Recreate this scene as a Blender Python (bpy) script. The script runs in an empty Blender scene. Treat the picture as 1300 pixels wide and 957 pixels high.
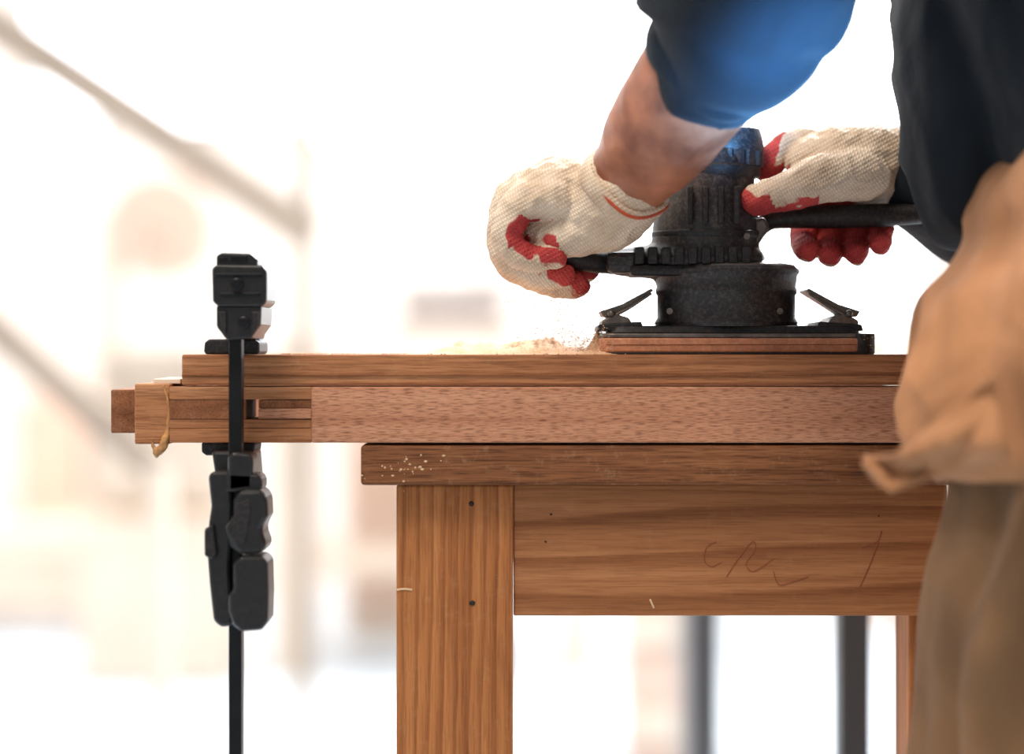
import bpy, bmesh, math, random
from mathutils import Vector, noise, Matrix
random.seed(4)
sc = bpy.context.scene
sc.view_settings.view_transform = 'Standard'
sc.view_settings.look = 'None'

# ------------------------------------------------------------------ calibration
D = 2.1925            # camera to front face of the bench (m)
PPM = 1400.0          # measured photo scale on that face
CAMZ = 0.907
def at(px, py, y=0.0):
    s = (D + y) / D
    return Vector(((px-650)/PPM*s, y, CAMZ + (440-py)/PPM*s))

# ------------------------------------------------------------------ materials
def newmat(name):
    m = bpy.data.materials.new(name); m.use_nodes = True
    nt = m.node_tree; b = nt.nodes['Principled BSDF']
    return m, nt, b
def lin(c):
    return tuple((x/12.92 if x <= .04045 else ((x+.055)/1.055)**2.4) for x in c) + (1,)
def rgb(r, g, b): return lin((r/255, g/255, b/255))
def ramp(nt, stops):
    n = nt.nodes.new('ShaderNodeValToRGB')
    e = n.color_ramp.elements
    e[0].position, e[0].color = stops[0]
    e[1].position, e[1].color = stops[-1]
    for p, c in stops[1:-1]:
        k = e.new(p); k.color = c
    return n
def mapping(nt, scale, loc=(0,0,0), rot=(0,0,0)):
    tc = nt.nodes.new('ShaderNodeTexCoord'); mp = nt.nodes.new('ShaderNodeMapping')
    nt.links.new(tc.outputs['Object'], mp.inputs[0])
    mp.inputs['Scale'].default_value = scale
    mp.inputs['Location'].default_value = loc
    mp.inputs['Rotation'].default_value = rot
    return mp
def noisen(nt, vec, scale, detail=4, dist=0, rough=.5):
    n = nt.nodes.new('ShaderNodeTexNoise')
    n.inputs['Scale'].default_value = scale; n.inputs['Detail'].default_value = detail
    n.inputs['Distortion'].default_value = dist; n.inputs['Roughness'].default_value = rough
    nt.links.new(vec.outputs[0], n.inputs['Vector'])
    return n
def mixc(nt, a, b, fac, mode='MIX'):
    m = nt.nodes.new('ShaderNodeMix'); m.data_type = 'RGBA'; m.blend_type = mode
    if isinstance(fac, (int, float)): m.inputs[0].default_value = fac
    else: nt.links.new(fac, m.inputs[0])
    for s, i in ((a, 6), (b, 7)):
        if isinstance(s, tuple): m.inputs[i].default_value = s
        else: nt.links.new(s, m.inputs[i])
    return m.outputs[2]
def bump(nt, b, h, strength=.3, dist=.001):
    n = nt.nodes.new('ShaderNodeBump'); n.inputs['Strength'].default_value = strength
    n.inputs['Distance'].default_value = dist
    nt.links.new(h, n.inputs['Height']); nt.links.new(n.outputs[0], b.inputs['Normal'])

def wood(name, dark, mid, light, axis='x', seed=0, rings=1.0, pores=.5, rough=.72, ringscale=14, ringdist=9, fig=.5, dust=.12, hi=60, squash=.22, detail=2.5, porescale=700, porelen=30):
    m, nt, b = newmat(name)
    lo = 1.6
    sc3 = {'x': (lo, hi, hi), 'y': (hi, lo, hi), 'z': (hi, hi, lo)}[axis]
    mp = mapping(nt, sc3, (seed*3.1, seed*1.7, seed*2.3))
    n1 = noisen(nt, mp, 1.0, 7, .6, .65)
    r1 = ramp(nt, [(.24, dark), (.5, mid), (.76, light)])
    nt.links.new(n1.outputs[0], r1.inputs[0])
    s2 = {'x': (squash, 1, 1), 'y': (1, squash, 1), 'z': (1, 1, squash)}[axis]
    mp2 = mapping(nt, s2, (seed*.71, seed*.37, seed*.53))
    w = nt.nodes.new('ShaderNodeTexWave'); w.wave_type = 'BANDS'; w.wave_profile = 'SAW'
    w.bands_direction = 'Z' if axis != 'z' else 'X'
    w.inputs['Scale'].default_value = ringscale; w.inputs['Distortion'].default_value = ringdist
    w.inputs['Detail'].default_value = detail; w.inputs['Detail Scale'].default_value = .45
    nt.links.new(mp2.outputs[0], w.inputs['Vector'])
    rr = ramp(nt, [(.0, (1,1,1,1)), (.50, (.95,.93,.91,1)), (.86, (.60,.51,.44,1)), (.93, (.64,.56,.48,1)), (1, (1,1,1,1))])
    nt.links.new(w.outputs[0], rr.inputs[0])
    c = mixc(nt, r1.outputs[0], rr.outputs[0], rings, 'MULTIPLY')
    pl, ps = porelen, porescale
    s3 = {'x': (pl, ps, ps), 'y': (ps, pl, ps), 'z': (ps, ps, pl)}[axis]
    mp3 = mapping(nt, s3)
    n3 = noisen(nt, mp3, 1.0, 3)
    r3 = ramp(nt, [(.38, (.42,.36,.34,1)), (.52, (1,1,1,1))])
    nt.links.new(n3.outputs[0], r3.inputs[0])
    c = mixc(nt, c, r3.outputs[0], pores, 'MULTIPLY')
    s4 = {'x': (3, 9, 9), 'y': (9, 3, 9), 'z': (9, 9, 3)}[axis]
    mp4 = mapping(nt, s4, (seed, 0, 0)); n4 = noisen(nt, mp4, 1, 4)
    r4 = ramp(nt, [(.32, (.64,.57,.53,1)), (.66, (1.0,1.0,1.0,1))])
    nt.links.new(n4.outputs[0], r4.inputs[0])
    c = mixc(nt, c, r4.outputs[0], fig, 'MULTIPLY')
    mp5 = mapping(nt, (1,1,1), (seed*5,1,2)); n5 = noisen(nt, mp5, 60, 10, 0, .8)
    r5 = ramp(nt, [(.54, (0,0,0,1)), (.78, (dust*1.6,)*3+(1,))]); nt.links.new(n5.outputs[0], r5.inputs[0])
    c = mixc(nt, c, rgb(226,190,152), r5.outputs[0])
    nt.links.new(c, b.inputs['Base Color'])
    b.inputs['Roughness'].default_value = rough; b.inputs['Specular IOR Level'].default_value = .25
    bump(nt, b, n3.outputs[0], .5, .0007)
    return m

def plain(name, col, rough=.5, metal=0, var=.25, vscale=30, bmp=.2, bdist=.001, dust=None, spec=.5, dscale=2.3):
    m, nt, b = newmat(name)
    mp = mapping(nt, (1,1,1)); n = noisen(nt, mp, vscale, 6)
    d = tuple(x*(1-var) for x in col[:3])+(1,)
    r = ramp(nt, [(.3, d), (.7, col)])
    nt.links.new(n.outputs[0], r.inputs[0]); c = r.outputs[0]
    if dust:
        n2 = noisen(nt, mp, vscale*dscale, 10, 0, .78)
        r2 = ramp(nt, [(.48, (0,0,0,1)), (.80, (dust[1],)*3+(1,))])
        nt.links.new(n2.outputs[0], r2.inputs[0])
        c = mixc(nt, c, dust[0], r2.outputs[0])
    nt.links.new(c, b.inputs['Base Color'])
    b.inputs['Roughness'].default_value = rough; b.inputs['Metallic'].default_value = metal
    b.inputs['Specular IOR Level'].default_value = spec
    if bmp: bump(nt, b, n.outputs[0], bmp, bdist)
    return m
def emit(name, col, s):
    m = bpy.data.materials.new(name); m.use_nodes = True; nt = m.node_tree
    nt.nodes.clear(); o = nt.nodes.new('ShaderNodeOutputMaterial'); e = nt.nodes.new('ShaderNodeEmission')
    tc = mapping(nt, (1,1,1)); n = noisen(nt, tc, .6, 2)
    r = ramp(nt, [(.2, tuple(x*.93 for x in col)+(1,)), (.8, col+(1,))])
    nt.links.new(n.outputs[0], r.inputs[0]); nt.links.new(r.outputs[0], e.inputs[0])
    e.inputs[1].default_value = s; nt.links.new(e.outputs[0], o.inputs[0])
    return m

M_top   = wood('wood_top_board', rgb(140,88,56), rgb(180,122,82), rgb(208,152,108), 'x', 1, .6, .5, ringscale=34, ringdist=5, fig=.6)
M_mid   = wood('wood_mahogany', rgb(176,118,90), rgb(198,140,108), rgb(214,160,128), 'x', 2, .12, .85, ringscale=20, hi=60, porescale=1100, porelen=90, fig=.35)
M_midL  = wood('wood_mahogany_end', rgb(150,94,60), rgb(180,122,82), rgb(202,146,104), 'x', 5, .35, .6)
M_end   = wood('wood_end', rgb(112,68,42), rgb(144,92,60), rgb(166,110,74), 'y', 5, .35, .6)
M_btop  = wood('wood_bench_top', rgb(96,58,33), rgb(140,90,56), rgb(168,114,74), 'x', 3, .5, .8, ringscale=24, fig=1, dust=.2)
M_leg   = wood('wood_bench_leg', rgb(150,90,48), rgb(186,120,70), rgb(208,142,88), 'z', 4, .75, .35, ringscale=26, ringdist=6)
M_rail  = wood('wood_bench_rail', rgb(146,92,56), rgb(176,118,76), rgb(196,138,94), 'x', 12, .95, .3, ringscale=11, ringdist=16, hi=90, squash=.16, detail=1.2, dust=.05, fig=.5)
M_black = plain('clamp_black_plastic', rgb(15,15,18), .34, 0, .4, 60, .15, dust=(rgb(120,100,88), .12))
M_steel = plain('clamp_dark_steel', rgb(24,25,28), .4, .6, .4, 50, .1)
M_sbody = plain('sander_black_body', rgb(28,28,32), .48, 0, .4, 45, .2, dust=(rgb(146,122,108), .5), spec=.45, dscale=6)
M_sdark = plain('sander_dark_rubber', rgb(19,19,22), .55, 0, .3, 60, .2, dust=(rgb(124,102,90), .38), spec=.4, dscale=5)
M_smet  = plain('sander_worn_metal', rgb(112,104,98), .45, .7, .5, 60, .2, dust=(rgb(160,130,110), .6))
M_pad   = plain('sander_pad_felt', rgb(196,128,94), .85, 0, .3, 80, .5, dust=(rgb(226,182,146), .7))
M_dust  = plain('sawdust', rgb(222,178,140), .95, 0, .3, 500, .8, .002)
M_glue  = plain('dried_glue', rgb(190,136,80), .45, 0, .5, 90, .5)
M_skin, nt, b = newmat('skin')
mp = mapping(nt, (1,1,1)); n = noisen(nt, mp, 34, 7); n2 = noisen(nt, mp, 420, 4)
r = ramp(nt, [(.3, rgb(120,68,48)), (.7, rgb(176,112,82))]); nt.links.new(n.outputs[0], r.inputs[0])
nt.links.new(r.outputs[0], b.inputs['Base Color']); b.inputs['Roughness'].default_value = .42
b.inputs['Subsurface Weight'].default_value = .08; b.inputs['Subsurface Radius'].default_value = (.01,.004,.002)
bump(nt, b, n2.outputs[0], .3, .0006)
def cloth(name, col, var=.3, weave=900, rough=.9, fold=14, fs=.5):
    m, nt, b = newmat(name)
    mp = mapping(nt, (1,1,1)); n = noisen(nt, mp, fold, 6, .6)
    r = ramp(nt, [(.3, tuple(x*(1-var) for x in col[:3])+(1,)), (.7, col)])
    nt.links.new(n.outputs[0], r.inputs[0]); nt.links.new(r.outputs[0], b.inputs['Base Color'])
    b.inputs['Roughness'].default_value = rough
    b.inputs['Sheen Weight'].default_value = .05
    b.inputs['Specular IOR Level'].default_value = .25
    nw = noisen(nt, mp, weave, 2)
    a = nt.nodes.new('ShaderNodeMath'); a.operation = 'MULTIPLY_ADD'; a.inputs[1].default_value = .10
    nt.links.new(nw.outputs[0], a.inputs[0]); nt.links.new(n.outputs[0], a.inputs[2])
    bump(nt, b, a.outputs[0], fs, .01)
    return m
M_shirt = cloth('navy_work_shirt', rgb(20,28,36), .45)
M_apron = cloth('tan_leather', rgb(190,134,92), .4, 700, .75, 14, .6)
M_pants = cloth('brown_canvas', rgb(132,98,68), .35, 900, .9, 10, .6)
M_hair  = plain('dark_hair', rgb(40,28,22), .6, 0, .5, 200, .6)
M_boot  = plain('boot_leather', rgb(80,54,36), .5, 0, .4, 30)
M_glove, nt, b = newmat('knit_glove')
atn = nt.nodes.new('ShaderNodeAttribute'); atn.attribute_name = 'coat'
mp = mapping(nt, (1,1,1)); nz = noisen(nt, mp, 70, 5)
ad = nt.nodes.new('ShaderNodeMath'); ad.operation = 'MULTIPLY_ADD'; ad.inputs[1].default_value = .5
nt.links.new(nz.outputs[0], ad.inputs[0]); nt.links.new(atn.outputs['Fac'], ad.inputs[2])
rc = ramp(nt, [(.80, (0,0,0,1)), (.88, (1,1,1,1))]); nt.links.new(ad.outputs[0], rc.inputs[0])
nk = noisen(nt, mp, 22, 6)
rk = ramp(nt, [(.3, rgb(194,168,142)), (.6, rgb(230,210,188))]); nt.links.new(nk.outputs[0], rk.inputs[0])
rr_ = ramp(nt, [(.3, rgb(150,36,38)), (.7, rgb(204,72,66))]); nt.links.new(nk.outputs[0], rr_.inputs[0])
w1 = nt.nodes.new('ShaderNodeTexWave'); w1.inputs['Scale'].default_value = 115; w1.inputs['Distortion'].default_value = 1.2
w1.inputs['Detail Scale'].default_value=2
mpw = mapping(nt, (1,1,1), rot=(0,.5,.3)); nt.links.new(mpw.outputs[0], w1.inputs['Vector'])
w2 = nt.nodes.new('ShaderNodeTexWave'); w2.bands_direction = 'Z'; w2.inputs['Scale'].default_value = 85; w2.inputs['Distortion'].default_value = 1
nt.links.new(mpw.outputs[0], w2.inputs['Vector'])
mu = nt.nodes.new('ShaderNodeMath'); mu.operation = 'MULTIPLY'
nt.links.new(w1.outputs[1], mu.inputs[0]); nt.links.new(w2.outputs[1], mu.inputs[1])
rkn = ramp(nt, [(0, (.70,.66,.62,1)), (.5, (1,1,1,1))]); nt.links.new(mu.outputs[0], rkn.inputs[0])
kc = mixc(nt, rk.outputs[0], rkn.outputs[0], .7, 'MULTIPLY')
gc = mixc(nt, kc, rr_.outputs[0], rc.outputs[0])
nt.links.new(gc, b.inputs['Base Color']); b.inputs['Roughness'].default_value = .8
bump(nt, b, mu.outputs[0], .6, .0012)
M_hem = cloth('glove_hem', rgb(190,84,56), .3)

# ------------------------------------------------------------------ mesh helpers
def empty(name, loc=(0,0,0)):
    e = bpy.data.objects.new(name, None); sc.collection.objects.link(e); e.empty_display_size = .05
    e.location = loc
    return e
def link(name, me, mat=None, parent=None, smooth=False):
    o = bpy.data.objects.new(name, me); sc.collection.objects.link(o)
    if mat: me.materials.append(mat)
    if parent:
        o.parent = parent; o.matrix_parent_inverse = Matrix.Translation(parent.location).inverted()
    if smooth:
        for p in me.polygons: p.use_smooth = True
    return o
def finish(name, bm, mat, parent=None, smooth=False, bevel=0, segs=2):
    bmesh.ops.recalc_face_normals(bm, faces=bm.faces)
    me = bpy.data.meshes.new(name); bm.to_mesh(me); bm.free()
    o = link(name, me, mat, parent, smooth)
    if bevel:
        md = o.modifiers.new('bevel', 'BEVEL'); md.width = bevel; md.segments = segs; md.limit_method = 'ANGLE'
        md.angle_limit = math.radians(35)
    return o
def box(name, x0, x1, y0, y1, z0, z1, mat, parent=None, bevel=.002):
    bm = bmesh.new(); bmesh.ops.create_cube(bm, size=1)
    for v in bm.verts:
        v.co = Vector(((x0+x1)/2+v.co.x*(x1-x0), (y0+y1)/2+v.co.y*(y1-y0), (z0+z1)/2+v.co.z*(z1-z0)))
    return finish(name, bm, mat, parent, False, bevel)
def pbox(name, px0, px1, py0, py1, y0, y1, mat, parent=None, bevel=.002, yr=None):
    yr = y0 if yr is None else yr
    a = at(px0, py0, yr); c = at(px1, py1, yr)
    return box(name, a.x, c.x, y0, y1, c.z, a.z, mat, parent, bevel)
def prism(name, pts, y0, y1, mat, parent=None, bevel=.002, yr=None):
    yr = y0 if yr is None else yr
    bm = bmesh.new(); vs = []
    for (px, py) in pts:
        p = at(px, py, yr); vs.append(bm.verts.new((p.x, y0, p.z)))
    f = bm.faces.new(vs)
    r = bmesh.ops.extrude_face_region(bm, geom=[f])
    for g in r['geom']:
        if isinstance(g, bmesh.types.BMVert): g.co.y = y1
    return finish(name, bm, mat, parent, False, bevel)
def beam(name, a, b_, w, h, mat, parent=None, bevel=.003):
    a = Vector(a); b_ = Vector(b_); d = (b_-a); L = d.length; t = d.normalized()
    u = Vector((0,1,0)) if abs(t.y) < .9 else Vector((1,0,0))
    s = t.cross(u).normalized(); u = s.cross(t).normalized()
    bm = bmesh.new(); bmesh.ops.create_cube(bm, size=1)
    for v in bm.verts: v.co = (a+b_)/2 + t*v.co.z*L + s*v.co.x*w + u*v.co.y*h
    return finish(name, bm, mat, parent, False, bevel)
def catmull(P, n):
    out = []
    for i in range(len(P)-1):
        p0 = P[max(i-1,0)]; p1 = P[i]; p2 = P[i+1]; p3 = P[min(i+2, len(P)-1)]
        for k in range(n):
            t = k/n
            out.append(0.5*((2*p1)+(p2-p0)*t+(2*p0-5*p1+4*p2-p3)*t*t+(3*p1-p0-3*p2+p3)*t**3))
    out.append(P[-1]); return out
def loft(bm, pts, rads, ref=(0,1,0), seg=20, n=4, cap=True, fn=None):
    """tube through pts; rads = (radius across ref, radius along ref)."""
    P = [Vector(p) for p in pts]
    R = [Vector((r, r, 0)) if isinstance(r, (int, float)) else Vector((r[0], r[1], 0)) for r in rads]
    P2 = catmull(P, n); R2 = catmull(R, n); ref = Vector(ref)
    T = []
    for i in range(len(P2)):
        t = (P2[min(i+1, len(P2)-1)]-P2[max(i-1, 0)])
        T.append(t.normalized())
    rings = []
    seq = []
    if cap:
        for k in (1.45, 1.1, .6):
            seq.append((P2[0]-T[0]*(min(R2[0].x, R2[0].y)*math.sin(k)), R2[0]*math.cos(k), T[0]))
    for i in range(len(P2)): seq.append((P2[i], R2[i], T[i]))
    if cap:
        for k in (.6, 1.1, 1.45):
            seq.append((P2[-1]+T[-1]*(min(R2[-1].x, R2[-1].y)*math.sin(k)), R2[-1]*math.cos(k), T[-1]))
    for j, (p, r, t) in enumerate(seq):
        a = ref - t*ref.dot(t)
        if a.length < 1e-4: a = Vector((1,0,0)) - t*t.x
        a.normalize(); c = t.cross(a).normalized()
        ring = []
        for k in range(seg):
            th = 2*math.pi*k/seg
            co = p + c*math.cos(th)*r.x + a*math.sin(th)*r.y
            if fn: co = fn(co, j/(len(seq)-1), th, p)
            ring.append(bm.verts.new(co))
        rings.append(ring)
    for i in range(len(rings)-1):
        for k in range(seg):
            bm.faces.new((rings[i][k], rings[i][(k+1)%seg], rings[i+1][(k+1)%seg], rings[i+1][k]))
    if cap:
        bm.faces.new(rings[0][::-1]); bm.faces.new(rings[-1])
    return rings
def tube(name, pts, rads, mat, parent=None, ref=(0,1,0), seg=24, n=4, cap=True, fn=None):
    bm = bmesh.new(); loft(bm, pts, rads, ref, seg, n, cap, fn)
    return finish(name, bm, mat, parent, True)
def fuse(name, bm, mat, parent, voxel, smooth=6, fn=None, attr=None):
    bmesh.ops.recalc_face_normals(bm, faces=bm.faces)
    me = bpy.data.meshes.new(name+'_src'); bm.to_mesh(me); bm.free()
    o = bpy.data.objects.new('tmp', me); sc.collection.objects.link(o)
    md = o.modifiers.new('r', 'REMESH'); md.mode = 'VOXEL'; md.voxel_size = voxel
    ms = o.modifiers.new('s', 'SMOOTH'); ms.iterations = smooth; ms.factor = .5
    dg = bpy.context.evaluated_depsgraph_get(); dg.update()
    m2 = bpy.data.meshes.new_from_object(o.evaluated_get(dg)); m2.name = name
    bpy.data.objects.remove(o); m2.materials.clear()
    if fn:
        nrm = [v.normal.copy() for v in m2.vertices]
        for v, nn in zip(m2.vertices, nrm): v.co = fn(v.co.copy(), nn)
    if attr:
        A = m2.attributes.new('coat', 'FLOAT', 'POINT')
        for i, v in enumerate(m2.vertices): A.data[i].value = attr(v.co, v.normal)
    return link(name, m2, mat, parent, True)
def lathe(name, prof, cx, cy, mat, parent=None, seg=64, sy=1.0, bevel=0, teeth=0, td=0):
    """prof: list of (radius, z)"""
    bm = bmesh.new(); rings = []
    for (r, z) in prof:
        ring = []
        for k in range(seg):
            th = 2*math.pi*k/seg; rr = r
            if teeth: rr = r + td*(1 if math.sin(th*teeth) > 0 else 0)
            ring.append(bm.verts.new((cx+rr*math.cos(th), cy+rr*sy*math.sin(th), z)))
        rings.append(ring)
    for i in range(len(rings)-1):
        for k in range(seg): bm.faces.new((rings[i][k], rings[i][(k+1)%seg], rings[i+1][(k+1)%seg], rings[i+1][k]))
    bm.faces.new(rings[0][::-1]); bm.faces.new(rings[-1])
    o = finish(name, bm, mat, parent, False, bevel)
    if not teeth:
        for p in o.data.polygons: p.use_smooth = len(p.vertices) == 4
        o.modifiers.new('es', 'EDGE_SPLIT').split_angle = math.radians(35)
    return o

# ------------------------------------------------------------------ workbench
wb = empty('workbench', (0.0, .3, 0))
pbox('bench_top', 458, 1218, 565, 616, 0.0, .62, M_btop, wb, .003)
lx0, lx1 = at(502,0).x, at(651,0).x
X = lambda v: at(v,0).x
zleg = at(0,617).z
box('leg_front_left', lx0, lx1, .018, .10, 0, zleg, M_leg, wb, .002)
box('leg_back_left', lx0, lx1, .50, .58, 0, zleg, M_leg, wb)
box('leg_front_right', X(1163), X(1212), .040, .12, 0, zleg, M_leg, wb)
M_dgrey = plain('dark_steel_leg', rgb(66,62,62), .5, .2, .2, 5)
box('leg_back_right', X(1163), X(1208), .50, .56, 0, zleg, M_dgrey, wb)
pbox('rail_front', 652, 1208, 617, 785, .022, .040, M_rail, wb, .0015, yr=0)
box('rail_back', lx1, X(1163), .56, .58, at(0,785).z, zleg, M_rail, wb)
M_nail = plain('nail_head', rgb(48,34,28), .6, .3, .3, 100)
for i, (x, y) in enumerate([(598,641),(599,768),(700,655),(693,690),(1120,657)]):
    p = at(x, y); r_ = .0024 if i < 2 else .0010
    yy = .0175 if i < 2 else .0215
    bm = bmesh.new(); bmesh.ops.create_uvsphere(bm, u_segments=10, v_segments=6, radius=r_)
    for v in bm.verts:
        v.co = Vector((p.x+v.co.x*(1+.3*math.sin(i)), yy+v.co.y*.3, p.z+v.co.z))
    finish('nail_%d' % (i+1), bm, M_nail, wb, True)
M_chalk = plain('red_chalk', rgb(150,80,50), .9, 0, .3, 300)
M_scr = plain('scratch', rgb(226,190,150), .9, 0, .2, 300)
def stroke(name, pts, r, mat, par, y=.0216):
    P = [at(a, b_) for a, b_ in pts]
    for p in P: p.y = y
    return tube(name, P, [(r, r*.35)]*len(P), mat, par, (0,1,0), 8, 4)
stroke('chalk_c', [(912,690),(900,697),(896,712),(905,722),(918,716)], .0004, M_chalk, wb)
stroke('chalk_loop', [(925,735),(940,712),(958,690),(962,700),(950,718),(960,728),(985,712)], .0004, M_chalk, wb)
stroke('chalk_tick', [(985,728),(992,745),(1008,742),(1030,735)], .0004, M_chalk, wb)
stroke('chalk_seven', [(1098,698),(1118,690),(1124,676),(1112,712),(1096,748)], .0005, M_chalk, wb)
stroke('scratch_1', [(503,751),(512,750),(522,751)], .0010, M_scr, wb, .0175)
stroke('scratch_2', [(827,764),(832,775)], .0009, M_scr, wb)
bm = bmesh.new()
for k in range(34):
    p = at(random.gauss(512, 26), random.gauss(592, 9)); rr = random.uniform(.0003, .0012)
    g = bmesh.ops.create_icosphere(bm, subdivisions=1, radius=rr)
    kx = random.uniform(.6, 2)
    for v in g['verts']: v.co = Vector((p.x+v.co.x*kx, v.co.y*.25, p.z+v.co.z))
finish('glue_spots', bm, M_scr, wb, True)

# ------------------------------------------------------------------ work pieces (boards)
tb = empty('wooden_board', (0,.1,.88))
zt = at(0,450).z
box('plank', X(230), X(1206), 0.004, .20, at(0,489).z, zt, M_top, tb, .0018)
box('plank_seam_strip', X(230), X(1206), .0025, .01, at(0,477).z, at(0,476).z, M_end, tb, .0002)
b2 = empty('wooden_frame', (0,.1,.84))
zA, zB, zC, zD, zE, zF = [at(0,v).z for v in (491, 507, 518, 532, 544, 562)]
box('stile', X(395), X(1204), 0.0, .09, zF, zA, M_mid, b2, .0015)
box('tenon_top', X(215), X(395)+.0004, 0.0006, .09, zB, zA, M_midL, b2, .0008)
box('tenon_core', X(215), X(312), .0012, .09, zD, zB, M_end, b2, .0005)
box('tenon_mid', X(328), X(395), .0004, .09, zD+.0004, zC-.0004, M_mid, b2, .0004)
box('tenon_low', X(215), X(395)+.0004, 0.0006, .09, zF, zE, M_midL, b2, .0008)
box('tenon_band', X(215), X(395), .0016, .09, zE+.0004, zD-.0004, M_midL, b2, .0004)
box('tenon_wedge', X(328), X(395), .0016, .088, zC, zB-.0005, M_end, b2, .0004)
box('cross_rail', X(170), X(215), .004, .46, at(0,564).z, at(0,487).z, M_midL, b2, .0015)
box('cross_rail_back', X(145)*1.02, X(169), .025, .42, at(0,551).z, at(0,495).z, M_end, b2, .0015)
box('stile_back', X(215), X(1204), .37, .46, zF, zA, M_mid, b2, .0015)
def gl(co, nn):
    return co + nn*.0010*noise.noise(co*260)
bm = bmesh.new()
loft(bm, [at(207,490,.0035), at(212,503,.0035), at(214,520,.0035), at(213,545,.003), at(207,565,.002), at(199,577,.002)],
     [(.0012,.001),(.0013,.001),(.0016,.0012),(.0022,.0016),(.0044,.003),(.003,.003)], seg=14)
loft(bm, [at(193,558,.0035), at(195,568,.003), at(198,574,.002)], [(.0008,.001),(.002,.0012),(.0035,.003)], seg=10)
fuse('glue_drip', bm, M_glue, b2, .0008, 2, gl)
pbox('pale_cover', 195, 229, 481, 487, .02, .12, plain('whitish_cover', rgb(236,220,200), .8, 0, .1), b2, .0005, yr=.02)  # whitish cover slab at the left end of the frame

# sawdust
bm = bmesh.new()
NX, NY = 170, 26; x0, x1 = X(440), X(800); y0, y1 = .012, .19
grid = []
for i in range(NX+1):
    row = []
    for j in range(NY+1):
        x = x0+(x1-x0)*i/NX; y = y0+(y1-y0)*j/NY
        px = 650+x*1400
        h = .0135*math.exp(-((px-692)/42)**2) + .0080*math.exp(-((px-595)/42)**2) + .005*math.exp(-((px-640)/95)**2)+.020*math.exp(-((px-768)/16)**2)
        h *= math.exp(-((y-.085)/.055)**2)
        h *= .75+.6*noise.noise(Vector((x*70, y*70, 0)))+.35*noise.noise(Vector((x*300, y*300, 2)))
        e = min(i/6, (NX-i)/6, j/3, (NY-j)/3, 1)
        row.append(bm.verts.new((x, y, zt-.0006+max(h, 0)*e)))
    grid.append(row)
for i in range(NX):
    for j in range(NY): bm.faces.new((grid[i][j], grid[i+1][j], grid[i+1][j+1], grid[i][j+1]))
def chip(x, y, z, s):
    g = bmesh.ops.create_icosphere(bm, subdivisions=1, radius=s)
    k = Vector((random.uniform(.6,1.8), random.uniform(.6,1.5), random.uniform(.4,1)))
    for v in g['verts']: v.co = Vector((x+v.co.x*k.x, y+v.co.y*k.y, z+v.co.z*k.z))
for k in range(600):
    px = random.choice([random.gauss(660,70), random.uniform(355,760), random.gauss(370,14)])
    chip(X(max(px, 356)), random.uniform(.01,.17), zt+.0004, random.uniform(.0004,.0012))
for k in range(1600):   # fresh dust thrown off the pad
    q = abs(random.gauss(0, 1)); chip(X(780-q*56), random.uniform(.0,.10), zt+.003+abs(random.gauss(0,1))*(.008+.020*q), random.uniform(.00028,.00062))
for k in range(350):
    chip(X(1098+abs(random.gauss(0,24))), random.uniform(.0,.10), zt+.003+abs(random.gauss(0,1))*.035, random.uniform(.00025,.0005))
finish('sawdust_pile', bm, M_dust, None, True)

# ------------------------------------------------------------------ bar clamp
cl = empty('bar_clamp', (X(303), -.02, .8))
box('bar', X(295)+.0005, X(312), -.034, -.014, 0, at(0,345).z, M_steel, cl, .001)
prism('jaw_cap', [(279,326),(286,322),(322,323),(331,330),(331,345),(279,345)], -.046, .0, M_black, cl, .0015, yr=-.02)
prism('jaw_head', [(274,342),(280,337),(338,338),(343,345),(343,384),(337,390),(282,390),(275,384)], -.05, .03, M_black, cl, .002, yr=-.02)
prism('jaw_neck', [(279,388),(336,388),(335,412),(322,430),(292,432),(279,415)], -.046, .05, M_black, cl, .002, yr=-.02)
prism('jaw_slot', [(297,326),(318,326),(318,334),(297,334)], -.0475, -.045, M_steel, cl, .0005, yr=-.02)
prism('jaw_notch_l', [(281,329),(291,327),(296,333),(284,334)], -.0478, -.045, M_steel, cl, .0005, yr=-.02)
prism('jaw_web', [(278,348),(338,348),(338,353),(278,353)], -.0525, -.045, M_steel, cl, .001, yr=-.02)
prism('jaw_web_low', [(284,372),(336,372),(334,377),(284,377)], -.0525, -.045, M_steel, cl, .001, yr=-.02)
prism('jaw_rib_l', [(283,396),(292,396),(292,424),(286,416)], -.0495, -.045, M_sdark, cl, .001, yr=-.02)
prism('jaw_rib_r', [(324,396),(333,396),(332,414),(324,424)], -.0495, -.045, M_sdark, cl, .001, yr=-.02)
prism('jaw_arm', [(287,392),(325,392),(322,432),(290,432)], 0.0, .09, M_black, cl, .004, yr=-.01)
def zprism(name, pts, z0off, y0, y1, mat):   # points: (px, z)
    bm = bmesh.new(); vs = [bm.verts.new((X(px), y0, z)) for px, z in pts]
    f = bm.faces.new(vs); r = bmesh.ops.extrude_face_region(bm, geom=[f])
    for g in r['geom']:
        if isinstance(g, bmesh.types.BMVert): g.co.y = y1
    return finish(name, bm, mat, cl, False, .0015)
zprism('pad_upper', [(259,zt+.0002),(326,zt+.0002),(328,zt+.003),(328,zt+.011),(322,zt+.014),(264,zt+.014),(258,zt+.011),(257,zt+.003)], 0, .010, .085, M_sdark)
for k in range(2):
    lathe('pin_%d' % (k+1), [(.0055, 0), (.0055, .004), (.004, .005)], 0, 0, M_steel, cl, 20)
    o = cl.children[-1]
    q = at(306+k*8, 362+k*48, -.02)
    for v in o.data.vertices:
        v.co = Vector((q.x+v.co.x, -.0505+k*.004-v.co.z, q.z+v.co.y))
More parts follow.
